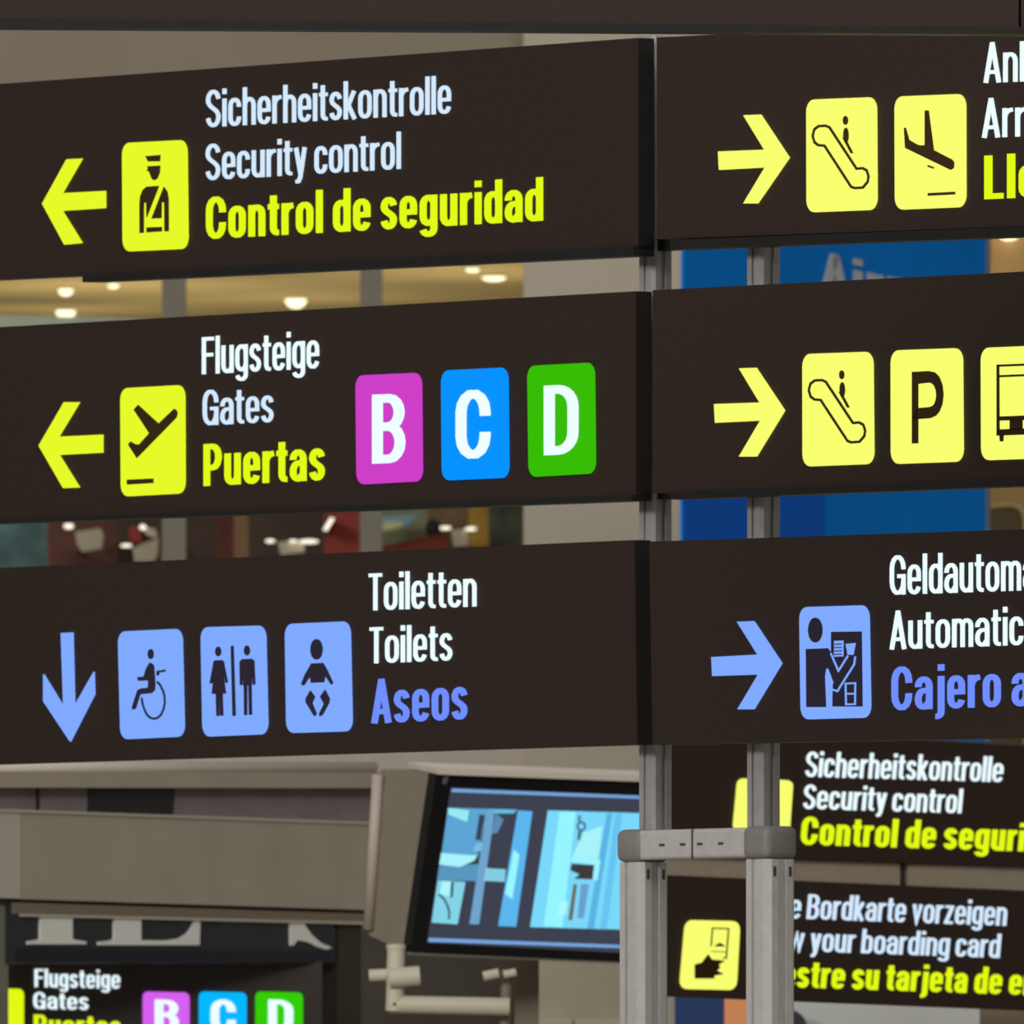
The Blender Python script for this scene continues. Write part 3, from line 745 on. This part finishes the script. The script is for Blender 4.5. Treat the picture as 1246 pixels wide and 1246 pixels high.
def post(name, c, wd, z0, z1, m, groove=0.22, gd=0.10, ch=0.12):
    bm = bmesh.new(); lo, hi = [], []
    for x, y in profile(wd, groove, gd, ch):
        q = Vector(c)-fr.location + U*x + Bk*y
        lo.append(bm.verts.new((q.x, q.y, z0))); hi.append(bm.verts.new((q.x, q.y, z1)))
    n = len(lo)
    for i in range(n): bm.faces.new((lo[i], lo[(i+1) % n], hi[(i+1) % n], hi[i]))
    bm.faces.new(hi); bm.faces.new(lo[::-1])
    return mesh_obj(name, bm, m, fr)
def zpx(py, d=54.0): return 1.6 + (HY-py)*d/F
zX0, zX1 = zpx(1049, 54.1), zpx(1009, 54.1)
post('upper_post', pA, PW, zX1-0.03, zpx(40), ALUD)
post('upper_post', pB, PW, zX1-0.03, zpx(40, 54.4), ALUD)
PL = 0.096
pA2 = at(783, 1100, 54.14); pA2.z = 0
pB2 = at(937, 1100, 53.74); pB2.z = 0
for pp in (pA2, pB2):
    post('lower_post', pp, PL, 0.02, zX0, ALU, 0.26, 0.09, 0.16)
    bm = bmesh.new(); box_pts(bm, pp-fr.location+Vector((0, 0, 0.01)), U, Bk, (0, 0, 1), 0.11, 0.11, 0.01); mesh_obj('foot_plate', bm, ALU, fr)
def rbox(name, c, hu, hb, hz, m, bev):
    bm = bmesh.new(); box_pts(bm, Vector(c)-fr.location, U, Bk, (0, 0, 1), hu, hb, hz)
    bmesh.ops.bevel(bm, geom=bm.edges[:], offset=bev, segments=4, affect='EDGES', profile=0.5)
    return mesh_obj(name, bm, m, fr, True)
zm = (zX0+zX1)/2; hz = (zX1-zX0)/2
el = []
for pp in (pA2, pB2):
    el.append(rbox('corner_joint', (pp.x, pp.y, zm), PL/2+0.002, PL/2+0.002, hz, ELBOW, 0.018))
mid = (pA2+pB2)/2; dirb = (pB2-pA2).normalized(); gap = (pB2-pA2).length
perp = -Bk
bm = bmesh.new(); box_pts(bm, Vector((mid.x, mid.y, zm+0.001))-fr.location, dirb, perp, (0, 0, 1), gap/2-0.03, PL/2-0.004, hz-0.004)
bmesh.ops.bevel(bm, geom=bm.edges[:], offset=0.008, segments=3, affect='EDGES', profile=0.5)
cb = mesh_obj('cross_bar', bm, ALU, fr)
DKH = mat('slot_dark', (70, 66, 62), 0.7)
for t in (-0.32, -0.10, 0.08, 0.30):
    c = mid + dirb*gap*t*0.75 + perp*(PL/2-0.004)
    bm = bmesh.new(); box_pts(bm, Vector((c.x, c.y, zm))-fr.location, dirb, perp, (0, 0, 1), 0.010, 0.0015, 0.003); mesh_obj('slot', bm, DKH, cb)
c = mid + perp*(PL/2-0.004)
bm = bmesh.new(); box_pts(bm, Vector((c.x, c.y, zm))-fr.location, dirb, perp, (0, 0, 1), 0.003, 0.0012, hz*0.9); mesh_obj('joint_line', bm, DKH, cb)
# bolt marks near the joints
for pp, nn in ((pA2, 1), (pB2, 1)):
    for s_ in (-1, 1):
        c = pp + U*(PL/2) + Bk*(s_*0.024)
        bm = bmesh.new(); box_pts(bm, Vector((c.x, c.y, zX0-0.03))-fr.location, Bk, U, (0, 0, 1), 0.004, 0.001, 0.012); mesh_obj('bolt_slot', bm, DKH, fr)
# black brackets between the posts
for y0, y1 in ((289, 307), (599, 609)):
    c = (pA+pB)/2 + dirb*0.0
    bm = bmesh.new(); box_pts(bm, Vector((c.x, c.y, (zpx(y0, 54.2)+zpx(y1, 54.2))/2))-fr.location, dirb, perp, (0, 0, 1), (pB-pA).length/2-0.028, 0.02, (zpx(y0, 54.2)-zpx(y1, 54.2))/2)
    mesh_obj('bracket', bm, BLACK, fr)

# ------------------------------------------------------------------ six large signs
TH = 0.050
def big_sign(board, quad, base, label, end_right=True):
    T = Thing('direction_sign', board, base, label, 'sign')
    T.o['group'] = 'large direction signs on the frame'
    T.poly('housing', quad, -TH, -0.003, BLACK)
    T.poly('face_panel', quad, -0.003, 0, BROWN)
    return T
NAME_Y = 'left-pointing arrow'
# --- top left: security control
z1 = Z(0, 80, 2.967)
T = big_sign(LB, [(-40, 104.9), (776, 46), (776, 303), (-40, 342)], (370, 340), 'top left sign with white and yellow security control text and officer tile')
T.poly('bottom_rail', [(105, 334), (776, 299), (776, 311.5), (105, 343.5)], -TH, 0.012, BLACK)
T.poly('arrow', z1((157, 498), (245, 338), (300, 335), (228, 460), (384, 452), (384, 514), (228, 524), (300, 640), (237, 646)), 0, 0.005, CYEL)
T.text('text_line', 'Sicherheitskontrolle', (252, 155), (549, 138), 45, CWHT, 0, 0.0)
T.text('text_line', 'Security control', (251.5, 219.5), (488, 205.5), 44, CWHT, 0, 0.0)
T.text('text_line', 'Control de seguridad', (252, 291), (661, 268.5), 51, CYELT, 0, 0.022)
z = Z(140, 160, 8.31)
q1 = z((88, 118), (735, 85), (747, 1185), (95, 1216))
t = tile(T, 'yellow_tile', q1, CYEL)
OFF = [[(332, 250), (482, 238), (478, 303), (362, 305)],
       [(350, 352), (480, 345), (475, 420), (450, 478), (420, 495), (396, 475), (372, 408), (346, 396), (360, 375)],
       [(468, 550), (345, 558), (305, 595), (280, 660), (274, 740), (275, 1028), (313, 1026), (315, 722), (343, 720), (345, 866)],
       [(520, 560), (395, 882), (492, 878), (495, 720), (525, 718), (527, 1012), (566, 1010), (565, 680), (552, 610)],
       [(345, 970), (497, 965), (497, 1012), (345, 1022)]]
picto(T, 'officer_pictogram', t, PICTO, [z(*p) for p in OFF])
# officer tile of the far security sign uses the same drawing
fm = quad_map(qs)
picto(T2, 'officer_pictogram', off, PICTO, [[fm((x-90)/650, (y-118+(x-90)*0.05)/1090) for x, y in p] for p in OFF])
# --- middle left: gates
z2 = Z(0, 310, 2.832)
T = big_sign(LB, [(-40, 400.3), (773, 354.3), (773, 603), (-40, 637)], (370, 635), 'middle left sign with gates text and coloured B C D tiles')
T.poly('bottom_rail', [(-40, 634), (773, 602), (773, 609.5), (-40, 638.5)], -TH, 0.012, BLACK)
T.poly('arrow', z2((138, 658), (225, 508), (277, 508), (205, 627), (357, 620), (357, 682), (207, 690), (277, 802), (222, 804)), 0, 0.005, CYEL)
T.text('text_line', 'Flugsteige', (247, 455.5), (388.5, 448), 45, CWHT2, 0, 0.0)
T.text('text_line', 'Gates', (248, 517.8), (333, 513.5), 43, CWHT, 0, 0.0)
T.text('text_line', 'Puertas', (249, 591.5), (395.5, 584), 51, CYELT, 0, 0.022)
z = Z(140, 460, 8.305)
t = tile(T, 'yellow_tile', z((70, 105), (712, 70), (716, 1165), (77, 1199)), CYEL)
picto(T, 'departing_plane_pictogram', t, PICTO, [z((215, 320), (258, 272), (465, 462), (622, 312), (645, 325), (655, 360), (642, 402), (245, 808), (158, 672), (183, 642), (225, 668), (270, 672), (372, 558)),
      z((145, 1028), (410, 1015), (412, 1062), (148, 1078))])
z = Z(400, 320, 2.832)
for ch, q, m, lt in (('B', ((98, 388), (322, 378), (326, 752), (102, 764)), CMAG, ((160, 692), (272, 688), 238)),
                     ('C', ((393, 371), (620, 360), (624, 740), (396, 750)), CCYA, ((448, 676), (565, 672), 236)),
                     ('D', ((690, 355), (918, 343), (922, 725), (695, 738)), CGRN, ((752, 663), (868, 658), 240))):
    t = tile(T, 'gate_tile', z(*q), m)
    a, b_ = z(lt[0], lt[1])
    T.text('gate_letter', ch, a, b_, lt[2]/2.832, CWHT2, 0.006, 0.018, parent=t)
# --- bottom left: toilets
z3 = Z(0, 620, 2.709)
T = big_sign(LB, [(-40, 692.7), (771.5, 657), (775, 906), (-40, 931)], (370, 918), 'bottom left sign with toilets text and three blue pictogram tiles')
T.poly('arrow', z3((205, 407), (243, 405), (249, 648), (313, 535), (315, 608), (235, 765), (147, 632), (147, 543), (213, 650)), 0, 0.005, CBLU)
T.text('text_line', 'Toiletten', (450, 743), (580, 738), 45, CWHT2, 0, 0.0)
T.text('text_line', 'Toilets', (451, 807.5), (550.6, 803.5), 44, CWHT2, 0, 0.0)
T.text('text_line', 'Aseos', (453, 880.5), (569, 875), 52, CBLUT, 0, 0.018)
z = Z(135, 755, 6.23)
t = tile(T, 'wheelchair_tile', z((65, 85), (545, 62), (564, 880), (85, 902)), CBLU)
picto(T, 'wheelchair_pictogram', t, PICTOB, [z(*ellipse((320, 255), 21, 38)),
      z((315, 318), (343, 338), (354, 480), (350, 530), (325, 552), (240, 560), (205, 670), (180, 676), (180, 655), (220, 530), (245, 515), (300, 510), (303, 456), (225, 458), (220, 430), (268, 425), (288, 360)),
      z((368, 382), (430, 372), (432, 388), (385, 395), (378, 418), (364, 416))],
      [(z((370, 465), (392, 490), (410, 525), (424, 570), (427, 620), (418, 670), (398, 715), (370, 740), (340, 746), (312, 735), (287, 708), (268, 665), (256, 620), (252, 585)), 0.0052, False)])
t = tile(T, 'restroom_tile', z((692, 52), (1178, 38), (1197, 862), (708, 882)), CBLU)
picto(T, 'restroom_pictogram', t, PICTOB, [z(*ellipse((832, 235), 21, 37)), z((808, 302), (860, 300), (868, 400), (890, 555), (785, 558), (800, 400)),
      z((800, 306), (814, 306), (784, 478), (768, 478)), z((858, 304), (872, 306), (904, 470), (888, 474)),
      z((815, 556), (838, 556), (840, 724), (820, 725)), z((845, 556), (864, 556), (869, 722), (849, 723)),
      z((929, 194), (947, 192), (963, 722), (942, 725)),
      z(*ellipse((1050, 228), 21, 38)), z((1015, 293), (1088, 290), (1085, 490), (1022, 493)),
      z((996, 312), (1016, 293), (1012, 490), (998, 492)), z((1087, 291), (1104, 306), (1112, 486), (1096, 488)),
      z((1028, 490), (1050, 490), (1050, 718), (1030, 718)), z((1062, 490), (1083, 490), (1087, 716), (1067, 717))])
z = Z(330, 745, 7.79)
t = tile(T, 'baby_tile', z((145, 112), (755, 85), (777, 1128), (160, 1146)), CBLU)
picto(T, 'baby_pictogram', t, PICTOB, [z(*ellipse((453, 352), 56, 98, 24)),
      z((405, 485), (515, 480), (560, 560), (610, 670), (592, 686), (535, 600), (522, 665), (400, 670), (393, 605), (332, 696), (308, 682), (345, 590)),
      z((395, 742), (438, 800), (412, 860), (455, 968), (432, 985), (350, 850), (353, 815)),
      z((535, 735), (578, 820), (570, 862), (508, 976), (483, 986), (480, 962), (525, 868), (488, 800))])
# --- top right: arrivals
ESC_LOOP = [(175, 258), (225, 256), (252, 268), (445, 566), (488, 562), (518, 578), (531, 620), (525, 660), (490, 702), (430, 706), (405, 696), (215, 400), (170, 396), (143, 375), (130, 330), (142, 282)]
def escalator(T, q):
    f = quad_map(q)
    g = lambda *p: [f((x-80)/500, (y-58+(x-330)*0.04)/814) for x, y in p]
    t = tile(T, 'escalator_tile', q, CYEL2)
    picto(T, 'escalator_pictogram', t, PICTO, [g(*ellipse((367, 217), 17, 32)), g(*ellipse((370, 325), 18, 55)), g((345, 340), (378, 370), (422, 455), (405, 455))], [(g(*ESC_LOOP), 0.0062, True)])
z = Z(780, 0, 2.674)
T = big_sign(RB, [(799, 45.5), (1620, 4), (1620, 262), (799, 291)], (1210, 290), 'top right sign with arrivals text, escalator and landing plane tiles')
T.poly('bottom_rail', [(820, 292), (1620, 262), (1620, 274), (820, 304)], -TH, 0.012, BLACK)
T.poly('arrow', z((255, 493), (405, 487), (337, 375), (392, 373), (485, 513), (382, 662), (337, 662), (407, 545), (258, 553)), 0, 0.005, CYEL2)
zt = Z(970, 110, 5.933)
escalator(T, zt((78, 68), (578, 48), (583, 862), (80, 882)))
t = tile(T, 'landing_tile', zt((715, 45), (1222, 25), (1224, 842), (718, 863)), CYEL2)
picto(T, 'landing_plane_pictogram', t, PICTO, [zt((790, 272), (800, 270), (825, 358), (880, 390), (905, 398), (940, 396), (940, 145), (965, 145), (1003, 432), (1135, 500), (1150, 522), (1146, 562), (1125, 574), (798, 416)),
      zt((962, 742), (1155, 732), (1157, 752), (962, 762)), zt((962, 540), (1005, 556), (1000, 566), (960, 552))])
T.text('text_line', 'Ankunft', (1198, 101), (1238.5, 99.5), 48, CWHT2, 0, 0.0, mid='An')
T.text('text_line', 'Arrivals', (1196, 168), (1233, 166.5), 47, CWHT2, 0, 0.0, mid='Ar')
T.text('text_line', 'Llegadas', (1199, 242.5), (1235.5, 241), 53, CYELT, 0, 0.022, mid='Ll')
# --- middle right: parking and bus
z = Z(780, 320, 2.674)
T = big_sign(RB, [(794, 353), (1620, 311.7), (1620, 572), (794, 600)], (1210, 592), 'middle right sign with yellow escalator, parking and bus tiles')
T.poly('bottom_rail', [(820, 598), (1620, 570), (1620, 577), (820, 608)], -TH, 0.012, BLACK)
T.poly('arrow', z((242, 459), (390, 454), (323, 343), (377, 341), (470, 480), (378, 630), (323, 630), (392, 513), (245, 520)), 0, 0.005, CYEL2)
zt = Z(970, 415, 4.514)
escalator(T, zt((38, 72), (420, 58), (426, 675), (39, 690)))
t = tile(T, 'parking_tile', zt((523, 52), (912, 38), (917, 662), (524, 676)), CYEL2)
outer = [(645, 170), (735, 165), (768, 172), (792, 195), (810, 240), (816, 295), (810, 345), (795, 385), (775, 410), (745, 424), (645, 432)]
inner = [(676, 236), (735, 229), (752, 232), (766, 245), (775, 268), (779, 295), (775, 325), (768, 345), (757, 357), (740, 363), (676, 368)]
ring = [zt(outer[i], outer[i+1], inner[i+1], inner[i]) for i in range(len(outer)-1)]
picto(T, 'letter_p_pictogram', t, PICTO, ring + [zt((645, 168), (677, 236), (677, 563), (645, 563))])
t = tile(T, 'bus_tile', zt((1018, 38), (1410, 22), (1414, 642), (1020, 656)), CYEL2)
picto(T, 'bus_pictogram', t, PICTO, [zt((1110, 130), (1122, 130), (1124, 520), (1110, 520)), zt((1310, 122), (1320, 122), (1322, 512), (1310, 512)),
      zt((1110, 130), (1320, 122), (1320, 134), (1110, 142)), zt((1110, 188), (1320, 180), (1320, 192), (1110, 200)),
      zt((1110, 415), (1320, 407), (1320, 432), (1110, 438)), zt((1110, 486), (1320, 478), (1320, 512), (1110, 520)),
      zt((1182, 430), (1250, 428), (1250, 490), (1182, 492)), zt((1125, 515), (1146, 515), (1144, 552), (1128, 552)), zt((1285, 510), (1306, 510), (1304, 545), (1287, 545))])
# --- bottom right: cash machine
z = Z(780, 620, 2.674)
T = big_sign(RB, [(790, 659), (1620, 631.5), (1620, 891), (794, 906.3)], (1210, 900), 'bottom right sign with cash machine text and blue tile')
T.poly('arrow', z((233, 480), (383, 472), (316, 365), (370, 363), (461, 500), (370, 650), (318, 650), (385, 537), (236, 542)), 0, 0.005, CBLU)
T.text('text_line', 'Geldautomat', (1084, 724), (1216, 719.5), 48, CWHT2, 0, 0.0, mid='Geldauto')
T.text('text_line', 'Automatic', (1083.7, 790.5), (1226, 785.5), 46, CWHT2, 0, 0.0, mid='Automati')
T.text('text_line', 'Cajero automático', (1086, 864.5), (1218, 860), 53, CBLUT, 0, 0.018, mid='Cajero')
z = Z(960, 725, 7.79)
t = tile(T, 'cash_machine_tile', z((113, 108), (766, 88), (784, 1155), (128, 1173)), CBLU)
picto(T, 'cash_machine_pictogram', t, PICTOB, [z(*ellipse((272, 325), 66, 118, 24)),
      z((185, 505), (390, 497), (425, 545), (500, 715), (480, 900), (440, 800), (400, 690), (372, 690), (360, 760), (372, 1055), (190, 1055)),
      z((425, 342), (710, 338), (718, 1050), (437, 1050), (442, 830), (480, 900), (500, 715), (425, 545))])
picto(T, 'machine_outline', t, CBLU, [z((462, 428), (545, 424), (545, 575), (462, 578)), z((572, 456), (662, 448), (640, 560), (590, 560))],
      [(z((428, 545), (500, 712), (590, 570)), 0.004, False), (z((660, 575), (650, 650), (490, 905), (448, 890)), 0.004, False),
       (z((568, 832), (660, 828), (658, 1028), (572, 1030)), 0.004, True), (z((570, 930), (660, 928)), 0.004, False)], z=0.009)
picto(T, 'keypad_lines', t, PICTOB, [z((470, 455+k*32), (540, 453+k*32), (540, 463+k*32), (470, 465+k*32)) for k in range(4)], z=0.012, h=0.002)

# ------------------------------------------------------------------ header sign in front, along the top
HB = Board(623, 20, 50.6, 9)
T = Thing('overhead_sign', HB, (600, 36), 'long dark brown overhead sign running along the top edge', 'sign')
T.poly('housing', [(-500, -290), (1239.5, -255), (1239.5, 34), (-500, 20)], -0.08, 0, BROWN)
T.poly('bottom_rail', [(-500, 18), (1239.5, 33), (1239.5, 42), (-500, 31)], -0.08, 0.012, BLACK)
T2h = Thing('overhead_sign', HB, (1500, 36), 'next overhead sign panel starting at the top right corner', 'sign')
T2h.poly('housing', [(1242.5, -255), (1900, -240), (1900, 39), (1242.5, 34)], -0.08, 0, BROWN)
T2h.poly('bottom_rail', [(1239.6, 33), (1900, 38), (1900, 47), (1239.6, 42)], -0.08, 0.012, BLACK)
